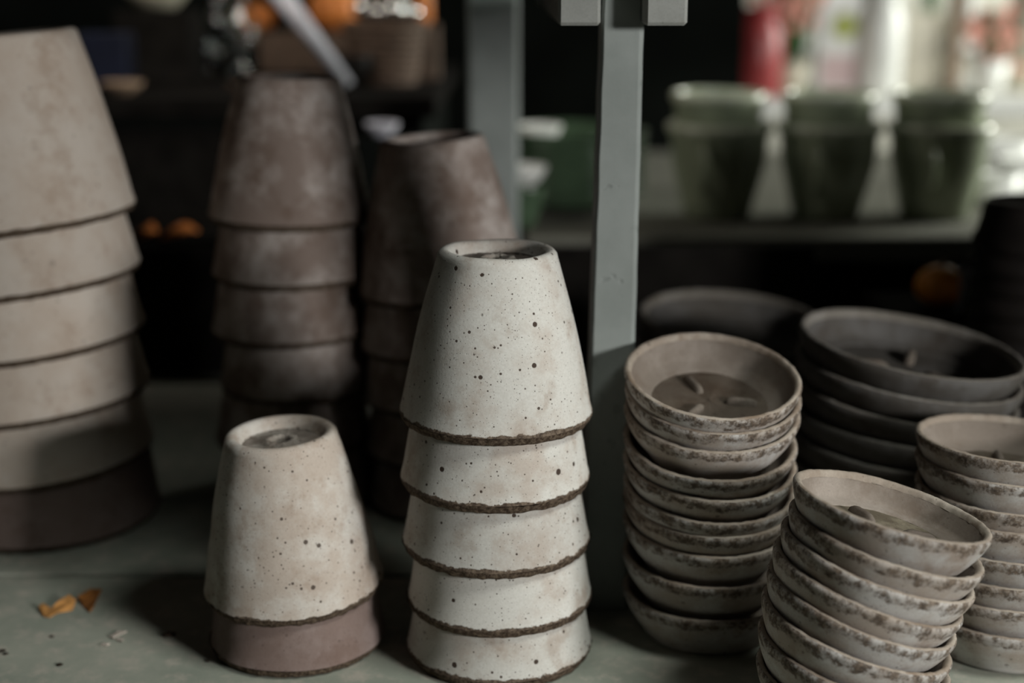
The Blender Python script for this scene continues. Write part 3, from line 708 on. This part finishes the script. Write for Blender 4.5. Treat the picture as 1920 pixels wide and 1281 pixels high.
# ------------------------------------------------------------------ background: far bright display
FZ = 0.20
ft = empty('far_table', (1.9, 3.9, -0.9)); tag(ft, 'white far table loaded with bright goods at upper right', 'table')
def fbx(name, x0, x1, y0, y1, z0, z1, m):
    v, f = box_geo(x0-1.9, x1-1.9, y0-3.9, y1-3.9, z0+0.9, z1+0.9, 0.003); return fixn(mesh_obj(name, v, f, m, ft, smooth=False))
fbx('table_top', 0.55, 3.2, 3.5, 4.3, FZ-0.04, FZ, M['white'])
for (x, y) in ((0.6, 3.55), (3.15, 3.55), (0.6, 4.25), (3.15, 4.25)): fbx('leg', x-0.03, x+0.03, y-0.03, y+0.03, -0.9, FZ-0.041, M['white'])
def onf(px, Y=3.7): q = P(px, 100, Y); return Vector((q.x, Y, FZ+0.0006))
def jar(px, Y, R, h, m, label, name='storage_jar', lid=None):
    root = empty(name, onf(px, Y))
    pr = [(0.0, 0.001), (R*0.9, 0.0), (R, 0.006), (R, h*0.78), (R*0.8, h*0.88), (R*0.78, h), (R*0.7, h), (R*0.72, h*0.88), (R*0.93, h*0.77), (R*0.93, 0.008), (0, 0.006)]
    v, f = lathe(pr, 40); fixn(mesh_obj('body', v, f, m, root))
    v, f = lathe([(0, h+0.001), (R*0.84, h+0.001), (R*0.86, h+0.004), (R*0.84, h+0.016), (0.008, h+0.02), (0.01, h+0.032), (0, h+0.034)], 40); fixn(mesh_obj('lid', v, f, lid or m, root))
    tag(root, label, 'jar'); return root
def blossoms(px, Y, zc, R, n, m, label, pot_m, gm=None):
    root = empty('potted_flower', onf(px, Y))
    v, f = lathe([(0, 0.0), (0.035, 0.0), (0.05, 0.08), (0.046, 0.08), (0.032, 0.004)], 36); fixn(mesh_obj('pot', v, f, pot_m, root))
    rnd = random.Random(int(px)); vs, fs = [], []
    lv, lf = [], []
    for k in range(n):
        c = Vector((rnd.gauss(0, R*0.5), rnd.gauss(0, R*0.4), zc+rnd.gauss(0, R*0.45)))
        for pnum in range(6):
            a = pnum*math.pi/3+rnd.random(); d = Vector((math.cos(a), -0.4, math.sin(a))).normalized()*0.018; u = Vector((-math.sin(a), 0.1, math.cos(a)))*0.008
            b0 = len(vs); vs += [c, c+d*0.6+u, c+d, c+d*0.6-u]; fs += [(b0, b0+1, b0+2, b0+3)]
    for k in range(n):
        a = rnd.random()*6.28; c = Vector((0, 0, 0.08)); d = Vector((math.cos(a)*R*0.7, math.sin(a)*R*0.5, rnd.random()*(zc-0.02))); s = Vector((-math.sin(a), math.cos(a), 0))*0.014
        b0 = len(lv); lv += [c, c+d*0.6+s, c+d, c+d*0.6-s]; lf += [(b0, b0+1, b0+2, b0+3)]
    o1 = mesh_obj('blossoms', vs, fs, m, root, False); o1['kind'] = 'stuff'
    o2 = mesh_obj('foliage', lv, lf, M['leaf'], root, False); o2['kind'] = 'stuff'
    tag(root, label, 'plant'); return root
j = jar(1421, 3.62, 0.062, 0.20, M['red'], 'bright red lidded jar, leftmost of the far bright goods')
blossoms(1485, 3.68, 0.25, 0.075, 60, M['pink'], 'pot of salmon pink blossoms right of the red jar', M['cream'])
def pack(px, Y, w_, h_, m, label, printm=None, pz=0.6, pcol2=None):
    root = empty('paper_packet', onf(px, Y)); v, f = box_geo(-w_/2, w_/2, -0.02, 0.02, 0, h_, 0.004); fixn(mesh_obj('sleeve', v, f, m, root, smooth=False))
    if printm:
        v, f = lathe([(0.0001, 0), (w_*0.28, 0), (w_*0.28, 0.002), (0.0001, 0.002)], 32); o = fixn(mesh_obj('sticker', v, f, printm, root)); o.rotation_euler = (math.pi/2, 0, 0); o.location = (0.01, -0.0205, h_*pz)
    if pcol2:
        v, f = box_geo(-w_*0.4, w_*0.4, -0.0225, -0.0202, h_*0.05, h_*0.35, 0.0005); fixn(mesh_obj('band', v, f, pcol2, root, smooth=False))
    tag(root, label, 'packet'); return root
M['pale_pink'] = plain('pale_pink_print', (0.66, 0.50, 0.50), 0.6, 0.3, 0.1)
pack(1570, 3.72, 0.115, 0.27, M['white'], 'white packet with a lime green sticker in the far bright goods', M['lime'], 0.62, M['pale_pink'])
jar(1652, 3.68, 0.055, 0.24, M['white'], 'tall white lidded jar right of the lime sticker packet')
pack(1724, 3.75, 0.125, 0.20, M['cream'], 'beige packet behind the right-hand green planter')
blossoms(1735, 3.9, 0.30, 0.05, 10, M['leaf'], 'dark green leafy plant above the beige packet', M['white'])
pack(1790, 3.66, 0.03, 0.26, M['brown'], 'thin brown upright book beside the beige packet')
blossoms(1858, 3.72, 0.16, 0.07, 34, M['pink'], 'pot of pinkish blossoms at the upper right corner', M['white'])
jar(1925, 3.8, 0.06, 0.26, M['cream'], 'cream lidded jar at the right edge of the photo')
for k, (px, Y, R, h, lab) in enumerate(((1885, 2.55, 0.055, 0.075, 'white mug at the right, behind the right-hand planter'), (1875, 2.28, 0.036, 0.05, 'small white mug right of the right-hand planter'), (1925, 2.36, 0.045, 0.065, 'white mug at the right edge of the back table'))):
    q = P(px, 300, Y); root = empty('white_mug', (q.x, Y, TZ+0.0006))
    v, f = lathe([(0, 0.001), (R*0.8, 0), (R*0.85, 0.004), (R, h), (R-0.004, h), (R*0.8, 0.008), (0, 0.006)], 40); fixn(mesh_obj('body', v, f, M['white'], root))
    tube('handle', [(R*0.9+0.018*math.cos(a), 0, h*0.5+h*0.3*math.sin(a)) for a in [(-1.4+2.8*i/10) for i in range(11)]], 0.004, M['white'], root)
    tag(root, lab, 'mug')
# glazing bars of the far window
wn = empty('window_1', (2.0, 4.84, 0.0)); wn['kind'] = 'structure'
def wbx(name, x0, x1, z0, z1, m, y0=-0.04, y1=0.0):
    v, f = box_geo(x0-2.0, x1-2.0, y0, y1, z0, z1, 0.003); return fixn(mesh_obj(name, v, f, m, wn, smooth=False))
for k in range(7): wbx('mullion', 0.9+k*0.30, 0.93+k*0.30, 0.25, 1.7, M['white'])
for k in range(5): wbx('transom', 0.9, 2.73, 0.25+k*0.35, 0.28+k*0.35, M['white'], -0.045, -0.005)
